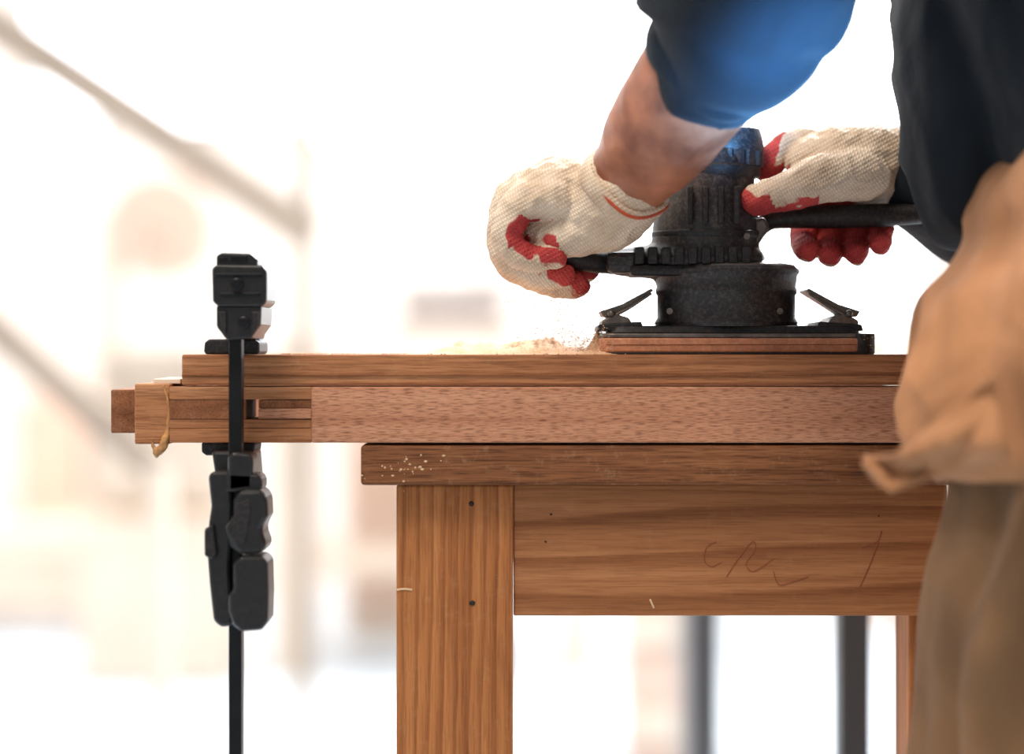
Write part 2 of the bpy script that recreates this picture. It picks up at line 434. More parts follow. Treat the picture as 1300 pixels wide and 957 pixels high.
zprism('pad_lower', [(254,zF-.0002),(320,zF-.0002),(322,zF-.003),(321,zF-.009),(315,zF-.012),(260,zF-.012),(254,zF-.009)], 0, .010, .07, M_sdark)
prism('slide_arm', [(270,572),(322,572),(325,612),(276,612)], -.015, .06, M_black, cl, .003, yr=-.005)
prism('slide_head', [(294,577),(302,572),(322,574),(326,580),(325,618),(294,622)], -.05, -.004, M_black, cl, .003, yr=-.02)
prism('slide_body', [(268,602),(275,596),(296,596),(300,640),(296,720),(300,790),(285,793),(275,785),(270,740),(267,700),(269,660),(272,640)], -.044, .03, M_black, cl, .004, yr=-.02)
prism('body_block', [(292,598),(332,600),(337,606),(337,618),(330,622),(292,622)], -.05, -.005, M_black, cl, .002, yr=-.02)
prism('trigger_guard', [(302,632),(310,619),(336,618),(344,628),(345,652),(337,668),(344,688),(338,698),(312,700),(298,690),(290,668),(302,650)], -.062, -.006, M_black, cl, .004, yr=-.025)
prism('trigger', [(302,710),(312,702),(338,702),(345,709),(346,750),(345,783),(338,794),(312,796),(302,788),(296,770),(296,750),(302,745)], -.066, -.012, M_black, cl, .005, yr=-.03)
prism('guard_inset', [(306,636),(322,630),(325,642),(318,684),(307,690),(300,678)], -.0635, -.06, M_sdark, cl, .001, yr=-.025)
prism('release_lever', [(265,668),(276,662),(281,700),(276,706),(265,702)], -.052, -.03, M_sdark, cl, .002, yr=-.02)

# ------------------------------------------------------------------ orbital sander
YC = .088
sa = empty('orbital_sander', (X(935), YC, zt))
def X2(v, y=YC): return at(v, 0, y).x
def Z2(v, y=.04): return at(0, v, y).z
def slab(name, px0, px1, z0, z1, ya, yb, mat, rad=.01, top=0, bevel=.0015):
    xa, xb = at(px0,0,ya).x, at(px1,0,ya).x
    bm = bmesh.new(); N = 6; loops = []
    for (z, ins) in ((z0, 0), (z1, top)):
        loop = []
        for cx, cy, a0 in ((xb-rad-ins, yb-rad-ins, 0), (xa+rad+ins, yb-rad-ins, 90), (xa+rad+ins, ya+rad+ins, 180), (xb-rad-ins, ya+rad+ins, 270)):
            for k in range(N+1):
                t = math.radians(a0+90*k/N); loop.append(bm.verts.new((cx+rad*math.cos(t), cy+rad*math.sin(t), z)))
        loops.append(loop)
    n_ = len(loops[0])
    for k in range(n_): bm.faces.new((loops[0][k], loops[0][(k+1)%n_], loops[1][(k+1)%n_], loops[1][k]))
    bm.faces.new(loops[0][::-1]); bm.faces.new(loops[1])
    return finish(name, bm, mat, sa, False, bevel)
zb = zt
slab('abrasive_sheet', 764, 1112, zb, zb+.002, .022, .138, M_sdark, .012, bevel=.0005)
slab('felt_pad', 762, 1098, zb+.002, zb+.0150, .022, .138, M_pad, .010)
slab('pad_line', 763, 1098, zb+.0087, zb+.0093, .0215, .1385, M_end, .010, bevel=0)
slab('pad_nose', 1080, 1113, zb+.001, zb+.019, .0213, .139, M_sdark, .012, bevel=.004)
slab('pad_plate', 764, 1104, zb+.0150, zb+.0195, .024, .136, M_smet, .012)
slab('pad_frame', 772, 1094, zb+.0195, zb+.0265, .028, .132, M_sdark, .012, .004)
def clampset(sgn, cx):
    def q(dx, py, y): return at(cx+sgn*dx, py, y)
    nm = 'left' if sgn < 0 else 'right'
    for yy in (.04, .11):
        tube('bail_%s_%d' % (nm, int(yy*100)), [q(28,412,yy), q(18,400,yy), q(0,390,yy), q(-26,373,yy)], [.0020,.0018,.0015,.0012], M_smet, sa)
    prism('clamp_plate_'+nm, [(cx+sgn*36,418),(cx+sgn*36,407),(cx+sgn*20,398),(cx+sgn*2,403),(cx-sgn*8,418)], .037, .117, M_smet, sa, .0015, yr=.037)
    prism('clamp_lever_'+nm, [(cx+sgn*22,402),(cx-sgn*30,369),(cx-sgn*27,366),(cx+sgn*10,386),(cx+sgn*38,395),(cx+sgn*34,402)], .044, .110, M_smet, sa, .0008, yr=.044)
    prism('clamp_base_'+nm, [(cx+sgn*42,420),(cx+sgn*40,412),(cx-sgn*14,408),(cx-sgn*18,420)], .034, .12, M_sdark, sa, .001, yr=.034)
    tube('clamp_pin_'+nm, [q(24,398,.033), q(24,398,.12)], [.0035,.0035], M_smet, sa, (1,0,0), 14, 1)
clampset(-1, 800); clampset(1, 1054)
cx = X2(921)
lathe('skirt', [(.0665,zb+.026),(.0675,zb+.030),(.0650,zb+.034),(.0650,Z2(374)),(.0665,Z2(371)),(.0665,Z2(366)),(.0655,Z2(363)),(.0670,Z2(348)),(.069,Z2(345)),(.069,Z2(341)),(.065,Z2(337))], cx, YC-.006, M_sbody, sa, 72, .82, 0)
lathe('skirt_cover', [(.064,Z2(339)),(.061,Z2(335)),(.050,Z2(332)),(.040,Z2(328))], X2(925), YC-.006, M_smet, sa, 64, .82)
bm = bmesh.new()
loft(bm, [at(785,333,YC), at(840,332,YC), at(900,331,YC), at(952,331,YC)], [(.013,.026),(.017,.045),(.017,.05),(.014,.046)], (0,1,0), 24)
loft(bm, [at(894,345,YC), at(896,300,YC), at(897,250,YC), at(905,205,YC)], [(.050,.046),(.051,.047),(.047,.044),(.040,.040)], (0,1,0), 32)
loft(bm, [at(850,322,YC), at(850,290,YC), at(858,250,YC), at(872,222,YC)], [(.016,.03),(.015,.030),(.014,.026),(.01,.02)], (0,1,0), 16)
fuse('motor_housing', bm, M_sbody, sa, .0025, 3)
for k in range(9):
    px = 806+k*17
    pbox('housing_rib_%d' % (k+1), px, px+12, 313, 335, YC-.054+abs(k-5)*.0012, YC-.02, M_sdark, sa, .0015)
pbox('housing_band', 800, 956, 336, 350, YC-.048, YC+.045, M_sdark, sa, .004)
pbox('housing_nose', 770, 812, 318, 346, YC-.044, YC+.035, M_sbody, sa, .006)
lathe('motor_collar', [(.0505,Z2(300)),(.052,Z2(297)),(.052,Z2(292)),(.0505,Z2(290))], X2(897), YC, M_sdark, sa, 60, .93)
lathe('motor_collar_top', [(.043,Z2(222)),(.045,Z2(218)),(.045,Z2(208)),(.042,Z2(205))], X2(905), YC, M_sdark, sa, 60, .95)
lathe('motor_vents', [(.0365,Z2(207)),(.0365,Z2(186))], X2(917), YC, M_sbody, sa, 120, .95, 0, 20, .0018)
lathe('motor_cap', [(.037,Z2(188)),(.038,Z2(184)),(.036,Z2(168)),(.034,Z2(159)),(.026,Z2(155))], X2(919), YC, M_sbody, sa, 60, .95)
for k in range(4):
    pbox('motor_rib_%d' % k, 872+k*20, 880+k*20, 236, 284, YC-.050+abs(k-1)*.0015, YC-.03, M_sdark, sa, .0015)
tube('front_knob', [at(810,331,YC), at(785,332,YC-.01), at(760,332,YC-.02), at(735,328,YC-.028), at(705,320,YC-.03)], [.013,.012,.011,.011,.012], M_sdark, sa)
tube('rear_handle', [at(945,312,YC), at(958,296,YC), at(975,281,YC), at(1000,276,YC), at(1060,275,YC), at(1120,273,YC), at(1168,272,YC)], [.008,.0085,.009,.0105,.011,.011,.009], M_sdark, sa)
tube('power_cord', [at(1165,272,YC), at(1210,280,.14), at(1240,330,.3), at(1230,420,.42), at(1215,447,.50), Vector((.50,.72,.55)), Vector((.6,1.0,.02)), Vector((1.2,1.6,.012)), Vector((2.4,2.0,.012))], [.004]*9, M_sdark, sa, (0,0,1), 12, 8)
prism('rear_guard', [(955,280),(968,276),(975,290),(962,310),(958,330),(950,332)], YC-.02, YC+.02, M_smet, sa, .003, yr=YC)
for i, (x, y, yy) in enumerate([(880,325,YC-.047),(948,300,YC-.038),(850,395,YC-.046),(990,395,YC-.046)]):
    q = at(x, y, yy); bm = bmesh.new(); bmesh.ops.create_cone(bm, segments=16, radius1=.003, radius2=.0025, depth=.003, cap_ends=True)
    for v in bm.verts: v.co = Vector((q.x+v.co.x, q.y+v.co.z*.9, q.z+v.co.y))
    finish('screw_%d' % (i+1), bm, M_smet, sa)

# ------------------------------------------------------------------ worker
wk = empty('worker', (.52, -.15, 0))
V = Vector
def folds(amp, fr, amp2=.0, fr2=40, stretch=(1,1,1)):
    def f(co, nn):
        c = V((co.x*stretch[0], co.y*stretch[1], co.z*stretch[2]))
        n = noise.noise(c*fr); r_ = (1-abs(n)*2.2)
        return co + nn*(amp*r_ + amp2*noise.noise(c*fr2))
    return f
L_sh = V((.335,-.27,1.40)); R_sh = V((.41,.12,1.375))
L_el = at(947, 18, -.125); L_wr = at(782, 250, .02)
bm = bmesh.new()
loft(bm, [V((.56,-.17,.90)), V((.56,-.16,1.0)), V((.535,-.13,1.12)), V((.50,-.10,1.24)), V((.43,-.08,1.36)), V((.385,-.07,1.44))],
     [(.125,.165),(.125,.16),(.135,.175),(.14,.19),(.11,.17),(.06,.07)], (0,1,0), 32)
d = (L_wr-L_el).normalized()
sl_end = L_el + d*.050
loft(bm, [V((.40,-.20,1.39)), L_sh, L_sh*.5+L_el*.5+V((-.026,0,.012)), L_el+V((-.002,0,.014)), L_el+d*.018, sl_end],
     [.08,.082,.082,.087,.078,.062], (0,1,0), 28)
R_el = V((.50,.20,1.035)); R_wr = at(1155, 216, .125)
loft(bm, [V((.42,.04,1.38)), R_sh, R_sh*.5+R_el*.5, R_el, R_el*.35+R_wr*.65+V((0,0,.002)), R_wr+V((.014,0,-.003))],
     [.08,.078,.068,.062,.056,.050], (0,1,0), 26)
loft(bm, [at(1218,-150,-.02), at(1215,-20,-.04), at(1215,90,-.04), at(1218,190,-.05), at(1224,255,-.06)], [(.05,.09),(.052,.10),(.050,.11),(.046,.10),(.036,.08)], (0,1,0), 26)
fuse('shirt', bm, M_shirt, wk, .006, 3, folds(.006, 10, .003, 26))
def ringband(name, c, ax, R, r_, w, mat, sq=1.0, ref=(0,1,0), arc=None, wobble=.02):
    ax = V(ax).normalized(); ref = V(ref); a = (ref-ax*ref.dot(ax)).normalized(); b_ = ax.cross(a)
    bm = bmesh.new(); NS, NM = 64, 12; rg = []
    for i in range(NS):
        t = 2*math.pi*i/NS
        if arc: t = math.radians(arc[0]+(arc[1]-arc[0])*i/(NS-1))
        dr = a*math.cos(t)+b_*math.sin(t)*sq; row = []
        wob = 1+wobble*math.sin(t*5+1)
        tp = min(1, (NS-1-i)/6, i/6)*.9+.1 if arc else 1
        for j in range(NM):
            s = 2*math.pi*j/NM
            row.append(bm.verts.new(V(c)+dr*(R*wob+r_*tp*math.cos(s))+ax*(w*tp*math.sin(s)+.002*math.sin(3*t))))
        rg.append(row)
    for i in range(NS-(1 if arc else 0)):
        for j in range(NM): bm.faces.new((rg[i][j], rg[(i+1)%NS][j], rg[(i+1)%NS][(j+1)%NM], rg[i][(j+1)%NM]))
    if arc: bm.faces.new(rg[0]); bm.faces.new(rg[-1][::-1])
    return finish(name, bm, mat, wk, True)
ringband('rolled_cuff', sl_end+d*.004, d, .056, .009, .018, M_shirt, wobble=.03)
bm = bmesh.new()
fa = [L_el-d*.01, L_el+d*.05, L_el+d*.10, L_el+d*.16, L_wr-d*.03, L_wr+d*.01]
loft(bm, fa, [(.050,.048),(.055,.048),(.054,.046),(.048,.040),(.038,.031),(.034,.029)], (0,1,0), 28)
fuse('forearm_left', bm, M_skin, wk, .0035, 4, folds(.0015, 24))
bm = bmesh.new()
loft(bm, [R_el*.5+R_wr*.5, R_wr, R_wr+V((-.02,0,0))], [.040,.034,.030], (0,1,0), 20)
fuse('forearm_right', bm, M_skin, wk, .004, 3)

# gloves ------------------------------------------------------------
def glove(name, palm, fingers, voxel=.0019):
    bm = bmesh.new()
    for (p, r_, ref, _) in palm: loft(bm, p, r_, ref, 26, 4)
    segs = []
    for (p, r_, dirs) in fingers:
        loft(bm, p, r_, (0,1,0), 16, 4)
        for i in range(len(p)-1): segs.append((p[i], p[i+1], V(dirs[i]).normalized() if dirs[i] else None, i, len(p)-1, r_[i]))
    psegs = []
    for (p, r_, ref, pd) in palm:
        for i in range(len(p)-1):
            rr = r_[i][0] if isinstance(r_[i], tuple) else r_[i]
            psegs.append((p[i], p[i+1], V(pd[i]).normalized() if pd[i] else None, rr))
    def attr(co, nn):
        best = 9; val = 0
        for (a, b_, dr, i, n_, rr) in segs:
            ab = b_-a; t = max(0, min(1, (co-a).dot(ab)/ab.length_squared)); dd = (co-(a+ab*t)).length - rr
            if dd < best:
                best = dd
                if dr is None: val = 0
                else:
                    val = .5+.45*nn.dot(dr)
                    if i == n_-1 and t > .45: val += .05+.35*t
        for (a, b_, dr, rr) in psegs:
            ab = b_-a; t = max(0, min(1, (co-a).dot(ab)/ab.length_squared)); dd = (co-(a+ab*t)).length - rr*1.15
            if dd < best-.002:
                best = dd; val = 0 if dr is None else .5+.45*nn.dot(dr)-.08
        return val
    def wr(co, nn):
        n = noise.noise(co*55); n2 = noise.noise(co*120+V((3,1,2)))
        return co + nn*(.0018*(1-2*abs(n))+.0008*n2)
    return fuse(name, bm, M_glove, wk, voxel, 3, wr, attr)
fing = []
def F(l, y, y2=None):
    y2 = y if y2 is None else y2
    return [at(px, py, y+(y2-y)*i/(len(l)-1)) for i, (px, py) in enumerate(l)]
dl = [None, (1,-.2,-.1), (.5,-.25,1), (.2,0,1)]
Y = {'pinky': .014, 'ring': .037, 'middle': .061, 'index': .085}
fing.append((F([(705,250),(660,260),(644,300),(666,326),(704,326)], Y['pinky'], .020), [.018,.0165,.0140,.0125,.0105], dl))
fing.append((F([(705,246),(654,254),(641,318),(678,346),(714,350)], Y['ring'], .040), [.019,.0165,.0142,.0130,.0110], dl))
fing.append((F([(705,244),(650,250),(643,326),(694,356),(733,362)], Y['middle'], .060), [.019,.0165,.0142,.0130,.0112], dl))
fing.append((F([(705,246),(654,252),(652,322),(692,346),(744,344)], Y['index'], .084), [.019,.0165,.0142,.0130,.0110], dl))
fing.append((F([(745,275),(722,300),(728,322),(752,326)], .092, .100), [.018,.015,.0135,.0115], [None,(-.3,-1,0),(0,-1,.2)]))
hd = (L_wr - L_el).normalized()
cuffL = L_wr - hd*.012
palm = [([cuffL, L_wr+V((-.012,.008,-.012)), at(738,254,.045), at(705,248,.050), at(676,250,.050)],
         [(.041,.037),(.039,.037),(.037,.042),(.036,.047),(.027,.046)], (0,1,0), [None,None,None,(.2,0,-1)]),
        ([at(765,286,.028), at(730,296,.026), at(700,304,.030)], [.023,.021,.017], (0,1,0), [None,(-.5,-.2,-1)]),
        ([at(735,295,.055), at(685,300,.055)], [(.022,.035),(.022,.035)], (0,1,0), [(-.2,-.8,-1)])]
glove('glove_left', palm, fing)
ringband('glove_cuff_left', cuffL-hd*.003, hd, .0395, .0035, .010, M_glove)
ringband('glove_hem_left', cuffL-hd*.008, hd, .0425, .0013, .0018, M_hem, arc=(75,195))
fr = []
dr4 = [None, (0,-.6,-1), (0,-.4,1), (0,-.3,1)]
def G(kx, px_, dx, tx, dpy=0):
    return [at(kx+22, 212, YC+.026), at(kx, 206, YC+.046), at(px_, 268, YC+.052), at(dx, 304+dpy, YC+.026), at(tx, 316+dpy, YC-.008)]
fr.append((G(1036,1024,1020,1026,2), [.016,.0155,.0135,.0120,.0104], dr4))
fr.append((G(1062,1058,1054,1054,8), [.016,.0155,.0135,.0120,.0104], dr4))
fr.append((G(1090,1090,1088,1086,7), [.016,.0155,.0130,.0118,.0102], dr4))
fr.append((G(1120,1120,1119,1117,-6), [.015,.0140,.0120,.0108,.0094], dr4))
fr.append(([at(1045,192,YC+.03), at(1012,184,YC+.024), at(988,196,YC+.022), at(972,216,YC+.022)], [.017,.016,.014,.0120], [None,(-.2,-.9,-.3),(0,-1,.2)]))
fr.append(([at(1095,220,YC-.006), at(1045,226,YC-.026), at(1000,243,YC-.032), at(957,254,YC-.026)], [.026,.022,.0175,.0140], [None,(0,.5,-1),(0,.5,-1)]))
palmR = [([at(1160,212,.125), at(1130,212,.12), at(1090,208,YC+.02), at(1056,208,YC+.012), at(1036,208,YC+.010)],
          [(.037,.034),(.037,.035),(.038,.038),(.036,.036),(.028,.030)], (0,1,0), [None,None,(0,-.1,-1),(0,-.1,-1)])]
glove('glove_right', palmR, fr)
ringband('glove_cuff_right', at(1150,213,.125), (1,0,0), .0375, .003, .010, M_glove)

bm = bmesh.new()
loft(bm, [V((.56,-.17,1.0)), V((.565,-.17,.93)), V((.565,-.17,.86))], [(.125,.165),(.13,.17),(.12,.165)], (0,1,0), 28)
loft(bm, [V((.565,-.25,.88)), V((.53,-.27,.68)), V((.50,-.28,.50)), V((.53,-.28,.28)), V((.55,-.28,.10))], [.095,.088,.07,.064,.06], (0,1,0), 22)
loft(bm, [V((.57,-.09,.88)), V((.60,-.085,.68)), V((.62,-.08,.50)), V((.66,-.08,.28)), V((.70,-.08,.10))], [.09,.082,.07,.064,.06], (0,1,0), 22)
fuse('trousers', bm, M_pants, wk, .008, 5, folds(.005, 10))
for nm, x, y in (('left', .55, -.28), ('right', .70, -.08)):
    bm = bmesh.new()
    loft(bm, [V((x+.03,y,.045)), V((x-.05,y,.045)), V((x-.13,y,.035)), V((x-.17,y,.033))], [(.043,.042),(.045,.045),(.034,.05),(.03,.042)], (0,1,0), 20)
    loft(bm, [V((x,y,.05)), V((x,y,.16))], [.05,.055], (0,1,0), 20)
    fuse('boot_'+nm, bm, M_boot, wk, .006, 3)
def drape(name, rows, yc, b_, mat, seed, amp, nf, arc=(-150,150), shift=14, sharp=1.0, slant=16):
    bm = bmesh.new(); NA = 170; prev = None; NR = 110
    P = catmull([V((*at(px+shift, py, yc-b_*.35).xz, w)) for (px, py, w) in rows], max(4, NR//len(rows)))
    for i, p in enumerate(P):
        row = []
        for k in range(NA+1):
            t = math.radians(arc[0]+(arc[1]-arc[0])*k/NA)
            a = p.z; fx = -math.cos(t)*a; fy = -math.sin(t)*b_
            ph = t*nf + noise.noise(V((p.y*5, t*.7, seed)))*4 + p.y*slant
            cr = math.sin(ph)*.6+.4*math.sin(ph*1.7+1)
            f = amp*cr*(.8+noise.noise(V((t*1.5,p.y*5,seed+4)))) + amp*1.0*noise.noise(V((t*2.2, p.y*9, seed)))
            n2 = noise.noise(V((t*3+p.y*8, p.y*14, seed))); f += amp*.3*sharp*(1-abs(n2)*4)
            s = 1+f/.22
            row.append(bm.verts.new((p.x+a+fx*s, yc+fy*s, p.y+.010*noise.noise(V((t*3, seed, 1))))))
        if prev:
            for k in range(NA): bm.faces.new((prev[k], prev[k+1], row[k+1], row[k]))
        prev = row
    o = finish(name, bm, mat, wk, True)
    md = o.modifiers.new('s', 'SOLIDIFY'); md.thickness = .003
    return o
drape('apron_leather', [(1300,182,.13),(1266,215,.14),(1252,255,.15),(1248,295,.155),(1224,335,.17),(1186,375,.18),(1170,430,.19),(1152,480,.20),(1146,540,.205),(1165,590,.20),(1195,612,.19)],
      -.17, .19, M_apron, 3.3, .012, 7, slant=22)
drape('apron_skirt', [(1215,560,.17),(1208,640,.175),(1196,710,.18),(1184,800,.185),(1180,870,.19),(1178,960,.19),(1176,1120,.19)],
      -.17, .185, M_pants, 7.7, .012, 9, slant=3, sharp=.3)
bm = bmesh.new(); NU, NV = 40, 18; gr = []
for i in range(NU+1):
    u = i/NU; row = []
    top = [(1262,470),(1195,530),(1158,568),(1130,576),(1096,579)]
    bot = [(1280,580),(1220,592),(1168,613),(1130,627),(1099,588)]
    f = u*4; k = min(int(f), 3); t = f-k
    for j in range(NV+1):
        v = j/NV
        ax_ = top[k][0]*(1-t)+top[k+1][0]*t; ay = top[k][1]*(1-t)+top[k+1][1]*t
        bx = bot[k][0]*(1-t)+bot[k+1][0]*t; by = bot[k][1]*(1-t)+bot[k+1][1]*t
        yy = -.350+.10*u+.012*math.sin(v*6+u*7)+.010*noise.noise(V((u*6,v*4,3)))
        row.append(bm.verts.new(at(ax_*(1-v)+bx*v, ay*(1-v)+by*v, yy)))
    gr.append(row)
for i in range(NU):
    for j in range(NV): bm.faces.new((gr[i][j], gr[i+1][j], gr[i+1][j+1], gr[i][j+1]))
o = finish('apron_corner', bm, M_apron, wk, True); o.modifiers.new('s','SOLIDIFY').thickness = .004
# neck & head
bm = bmesh.new(); hc = V((.29,-.06,1.60))
loft(bm, [V((.40,-.07,1.42)), V((.35,-.065,1.52)), hc+V((.02,0,-.03))], [.06,.055,.055], (0,1,0), 20)
loft(bm, [hc+V((-.055,0,-.095)), hc+V((-.035,0,-.06)), hc+V((-.012,0,0)), hc+V((.0,0,.05)), hc+V((.005,0,.085))], [(.03,.035),(.065,.055),(.092,.072),(.088,.072),(.05,.05)], (0,1,0), 24)
loft(bm, [hc+V((-.10,0,.015)), hc+V((-.118,0,-.015)), hc+V((-.112,0,-.03))], [.008,.012,.011], (0,1,0), 12)
loft(bm, [hc+V((-.088,-.022,-.052)), hc+V((-.093,0,-.052)), hc+V((-.088,.022,-.052))], [.008,.011,.008], (0,0,1), 12)
for s in (-1, 1): loft(bm, [hc+V((.005,s*.074,-.025)), hc+V((.012,s*.08,.0)), hc+V((.008,s*.08,.02))], [(.010,.006),(.017,.007),(.012,.006)], (0,1,0), 12)
fuse('head', bm, M_skin, wk, .004, 4)
bm = bmesh.new()
loft(bm, [hc+V((.045,0,-.05)), hc+V((.035,0,.0)), hc+V((.012,0,.055)), hc+V((.005,0,.092))], [(.055,.06),(.075,.074),(.092,.078),(.055,.055)], (0,1,0), 24)
fuse('hair', bm, M_hair, wk, .004, 3, folds(.002, 60))
M_eye = plain('eye', rgb(60,40,30), .2, 0, .2)
for s in (-1, 1):
    bm = bmesh.new(); bmesh.ops.create_uvsphere(bm, u_segments=16, v_segments=10, radius=.012)
    for v in bm.verts: v.co += hc+V((-.082, s*.03, .012))
    finish('eye_%s' % ('left' if s < 0 else 'right'), bm, M_eye, wk, True)

# ------------------------------------------------------------------ room
M_floor = plain('pale_concrete', rgb(216,229,240), .4, 0, .18, 1.3, .1)
M_wall = plain('painted_wall', rgb(240,231,224), .9, 0, .10, .8, .05)
M_ceil = plain('ceiling_paint', rgb(235,232,228), .9, 0, .05, 1, 0)
M_frame = plain('window_frame_paint', rgb(204,198,194), .6, 0, .1, 5)
M_pane = emit('daylit_frosted_glass', (.93,.97,1.0), 6.0)
YB = 6.6
box('floor', -5, 5, -5, YB+.1, -.1, 0, M_floor, None, 0)
box('ceiling', -5, 5, -1.2, YB+.1, 3.6, 3.7, M_ceil, None, 0)
box('wall_left', -5.1, -5, -5, YB+.1, 0, 3.7, M_wall, None, 0)
box('wall_right', 5, 5.1, -5, YB+.1, 0, 3.7, M_wall, None, 0)
wins = []
for (a, b_, c, e) in [(30,378,-180,165),(396,476,-180,185),(735,1180,-180,425)]:
    p = at(a, c, YB); q = at(b_, e, YB); wins.append((p.x, q.x, q.z, p.z))
wins.append((-4.2,-2.6,1.0,2.7)); wins.append((2.2,4.0,1.0,2.7))
wl = empty('wall_back', (0, YB, 0))
edges = sorted(wins); xs = -5
for i, (a, b_, c, e) in enumerate(edges):
    box('pier_%d' % i, xs, a, YB, YB+.12, 0, 3.6, M_wall, wl, 0)
    box('sill_%d' % i, a, b_, YB, YB+.12, 0, c, M_wall, wl, 0)
    box('head_%d' % i, a, b_, YB, YB+.12, e, 3.6, M_wall, wl, 0)
    xs = b_
box('pier_end', xs, 5, YB, YB+.12, 0, 3.6, M_wall, wl, 0)
for i, (a, b_, c, e) in enumerate(edges):
    w = empty('window_%d' % (i+1), ((a+b_)/2, YB, (c+e)/2))
    box('pane', a, b_, YB+.06, YB+.07, c, e, M_pane, w, 0)
    for nm, g in (('l', (a,a+.03,c,e)), ('r', (b_-.03,b_,c,e)), ('t', (a,b_,e-.03,e)), ('b', (a,b_,c,c+.03))):
        box('frame_'+nm, g[0], g[1], YB-.02, YB+.06, g[2], g[3], M_frame, w, .003)
    if b_-a > 1.1: box('mullion', (a+b_)/2+.12, (a+b_)/2+.16, YB-.01, YB+.06, c, e, M_frame, w, .003)

M_brace = plain('weathered_timber', rgb(168,150,134), .8, 0, .2, 6)
M_pale = plain('pale_pine', rgb(226,208,190), .8, 0, .15, 5)
M_pink = plain('pinkish_plywood', rgb(218,188,170), .8, 0, .15, 5)
M_grey = plain('light_grey_enamel', rgb(194,186,182), .6, 0, .15, 5)
M_mgrey = plain('planer_slot', rgb(140,128,124), .6, 0, .15, 5)
tf = empty('timber_brace_frame', (at(385,0,2.6).x, 2.6, 0))
yb = 2.6
xp = at(386,0,yb).x
box('post', xp-.016, xp+.016, yb-.02, yb+.02, 0, 3.6, M_brace, tf, .003)
a = at(398,300,yb); b_ = at(-20,22,yb); dd = (b_-a)
beam('brace_upper', a, a+dd*2.3, .078, .05, M_brace, tf)
a = at(205,600,yb); b_ = at(-20,405,yb); dd = b_-a
beam('brace_lower', a-dd*.02, a+dd*1.9, .062, .05, M_brace, tf)
box('post_mid', a.x-.02, a.x+.02, yb-.03, yb+.03, 0, a.z+.02, M_pale, tf, .003)
box('post_outer', -1.95, -1.87, yb-.04, yb+.04, 0, 3.6, M_brace, tf, .003)

yq = 4.4
bs = empty('band_saw', (at(200,0,yq).x, yq, 0))
c = at(205,288,yq)
def disc(name, c, r_, y0, y1, mat, par):
    bm = bmesh.new(); bmesh.ops.create_cone(bm, segments=48, radius1=r_, radius2=r_, depth=y1-y0, cap_ends=True)
    for v in bm.verts: v.co = V((c.x+v.co.x, (y0+y1)/2+v.co.z, c.z+v.co.y))
    return finish(name, bm, mat, par, False, .01)
disc('upper_wheel_guard', c, .15, yq-.06, yq+.06, M_pink, bs)
disc('upper_hub', c, .03, yq-.08, yq-.05, M_pink, bs)
box('column', c.x-.17, c.x-.11, yq-.05, yq+.05, .62, c.z+.04, M_pale, bs, .01)
box('saw_table', c.x-.15, c.x+.26, yq-.2, yq+.2, .88, .91, M_pale, bs, .005)
box('saw_table_rib', c.x-.1, c.x+.12, yq-.1, yq+.1, .78, .88, M_pale, bs, .005)
box('lower_wheel_guard', c.x-.19, c.x+.19, yq-.08, yq+.08, .45, .78, M_pale, bs, .05)
box('stand', c.x-.2, c.x+.2, yq-.18, yq+.18, 0, .45, M_pale, bs, .02)
box('blade', c.x+.133, c.x+.137, yq-.006, yq+.006, .8, c.z, M_grey, bs, 0)
fb = empty('assembly_bench', (0, 4.6, 0))
a = at(330,432,4.6); b_ = at(770,446,4.6)
box('bench_top', a.x, b_.x, 4.4, 5.1, b_.z, a.z, M_pale, fb, .005)
for i, x in enumerate((a.x+.05, b_.x-.12)):
    box('leg_%d' % i, x, x+.08, 4.45, 4.53, 0, b_.z, M_pale, fb)
    box('leg_back_%d' % i, x, x+.08, 4.97, 5.05, 0, b_.z, M_pale, fb)
box('lower_shelf', a.x+.05, b_.x-.05, 4.5, 5.0, .28, .32, M_pale, fb)
th = empty('thickness_planer', (at(575,0,4.7).x, 4.7, a.z))
p = at(495,352,4.6); q = at(655,432,4.6)
box('base', p.x, q.x, 4.55, 4.95, a.z, a.z+.06, M_grey, th, .01)
box('cutterhead', p.x+.02, q.x-.02, 4.6, 4.9, a.z+.10, p.z, M_grey, th, .02)
box('feed_slot', p.x+.03, q.x-.03, 4.62, 4.88, a.z+.06, a.z+.10, M_mgrey, th, 0)
tube('crank', [V((q.x-.1,4.6,p.z)), V((q.x-.1,4.6,p.z+.05)), V((q.x-.02,4.6,p.z+.05))], [.01,.01,.01], M_grey, th)
st = empty('timber_stack', (-1.6, 4.9, 0))
k = 0
for z, (x0_, x1_) in zip((.0,.085,.17,.255), ((-3.0,-.95),(-3.0,-1.0),(-2.9,-.97),(-2.9,-1.0))):
    box('plank_%d' % k, x0_, x1_, 5.3, 5.75, z, z+.08, M_grey if k == 0 else M_pale, st, .004); k += 1
sh = empty('plywood_rack', (-1.3, 5.9, 0))
for k, (px0, px1, py) in enumerate([(25,110,500),(118,165,470),(172,240,520)]):
    a = at(px0, py, 5.9); b_ = at(px1, 700, 5.9)
    box('panel_%d' % k, a.x, b_.x, 5.85, 5.95, 0, a.z, (M_pink, M_pale, M_pink)[k], sh, .005)
box('rack_rail', at(10,0,5.9).x, at(250,0,5.9).x, 5.8, 5.85, .30, .36, M_pale, sh, .005)
cb = empty('pine_cabinet', (at(470,0,5.5).x, 5.5, 0))
a = at(436,500,5.3); b_ = at(530,700,5.3)
box('carcass', a.x, b_.x, 5.3, 5.9, 0, a.z, M_pale, cb, .01)
box('door', a.x+.02, b_.x-.02, 5.28, 5.3, .08, a.z-.03, M_pink, cb, .005)
box('worktop', a.x-.02, b_.x+.02, 5.26, 5.92, a.z, a.z+.03, M_grey, cb, .005)
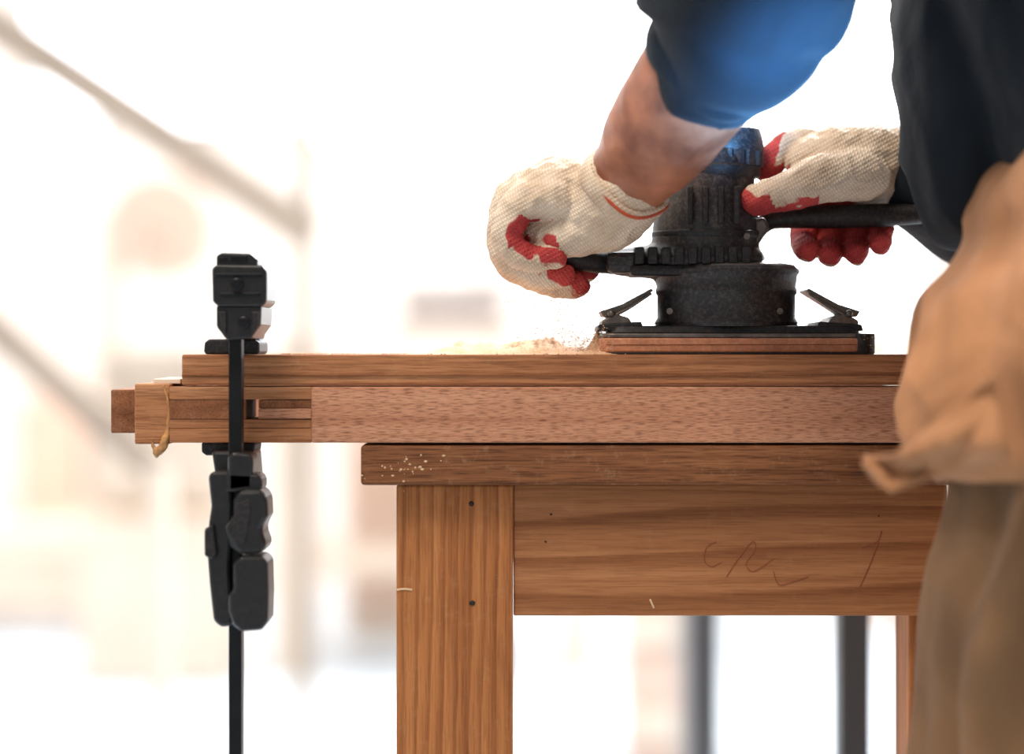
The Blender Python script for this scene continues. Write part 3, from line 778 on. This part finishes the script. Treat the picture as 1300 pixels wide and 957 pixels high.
lt = empty('steel_trestle', (.7, 2.2, 0))
for i, (p0_, p1_) in enumerate([(875,915),(1190,1226)]):
    a = at(p0_, 700, 2.0); b_ = at(p1_, 700, 2.0)
    box('leg_%d' % i, a.x, b_.x, 2.0, 2.05, 0, .60, M_dgrey, lt)
    box('leg_back_%d' % i, a.x+.01, b_.x+.01, 2.45, 2.5, 0, .60, M_grey, lt)
box('table_top', at(850,0,2).x, at(1250,0,2).x, 1.96, 2.54, .60, .64, M_grey, lt)
cr = empty('plywood_crate', (.45, 3, 0))
a = at(800,690,2.9); b_ = at(868,690,2.9)
box('crate_side', a.x, b_.x, 2.9, 3.3, .0, .62, M_pink, cr, .005)
box('crate_lid', a.x-.01, b_.x+.01, 2.88, 3.32, .62, .64, M_pale, cr, .005)
for k in range(3): box('slat_%d' % k, a.x-.004, b_.x+.004, 2.885, 2.9, .08+k*.2, .14+k*.2, M_pale, cr, .002)
cu = empty('tool_cupboard', (2.1, 5.6, 0))
a = at(1100,410,5.6); b_ = at(1400,690,5.6)
box('carcass', a.x, b_.x, 5.6, 6.1, 0, a.z, M_pink, cu, .01)
box('door_l', a.x+.02, (a.x+b_.x)/2-.005, 5.58, 5.6, .1, a.z-.03, M_pale, cu, .005)
box('door_r', (a.x+b_.x)/2+.005, b_.x-.02, 5.58, 5.6, .1, a.z-.03, M_pale, cu, .005)

# ------------------------------------------------------------------ lights
def area(name, loc, target, sx, sy, power, col):
    l = bpy.data.lights.new(name, 'AREA'); l.shape = 'RECTANGLE'; l.size = sx; l.size_y = sy; l.energy = power; l.color = col
    o = bpy.data.objects.new(name, l); sc.collection.objects.link(o); o.location = loc
    o.rotation_euler = (V(target)-V(loc)).to_track_quat('-Z', 'Y').to_euler(); return o
area('back_fill', (-.6, 4.2, 3.5), (-.6, 4.6, 0), 4.5, 2.2, 270, (1,.98,.97))  # added fill that brightens the background, no fixture there
area('back_right_fill', (2.4, 4.2, 3.5), (2.2, 4.6, 0), 2.5, 2.2, 100, (1,.98,.97))  # added fill for the right side of the background
area('front_key', (-.7, -1.0, 3.2), (.1, 0, .8), .8, .8, 66, (1,.90,.78))  # added key light on the bench from upper left front
area('sander_rim', (1.0, 1.8, 2.6), (.2, .05, .95), 1.0, .8, 190, (.88,.94,1))  # added rim light, aimed at the sander from behind right
l = bpy.data.lights.new('sleeve_glow_spot', 'SPOT'); l.energy = 2600; l.color = (.14,.46,1); l.spot_size = math.radians(6.4); l.spot_blend = 1.0; l.shadow_soft_size = .03  # added spot, stands in for bluish window glare on the sleeve
o = bpy.data.objects.new('sleeve_glow_spot', l); sc.collection.objects.link(o); o.location = (.62,-1.9,.70)
o.rotation_euler = (at(1010,88,-.15)-V(o.location)).to_track_quat('-Z','Y').to_euler()
w = bpy.data.worlds.new('workshop_daylight'); sc.world = w; w.use_nodes = True
bg = w.node_tree.nodes['Background']; bg.inputs[0].default_value = (1,.96,.92,1); bg.inputs[1].default_value = .50

# ------------------------------------------------------------------ camera
cam = bpy.data.cameras.new('camera'); co = bpy.data.objects.new('camera', cam); sc.collection.objects.link(co)
co.location = (0, -D, CAMZ); co.rotation_euler = (math.radians(90), 0, 0)
cam.lens = 85; cam.sensor_width = 36; cam.sensor_fit = 'HORIZONTAL'; cam.shift_y = -38.5/1300
cam.dof.use_dof = True; cam.dof.focus_distance = D+.03; cam.dof.aperture_fstop = 1.4
cam.clip_start = .05
sc.camera = co
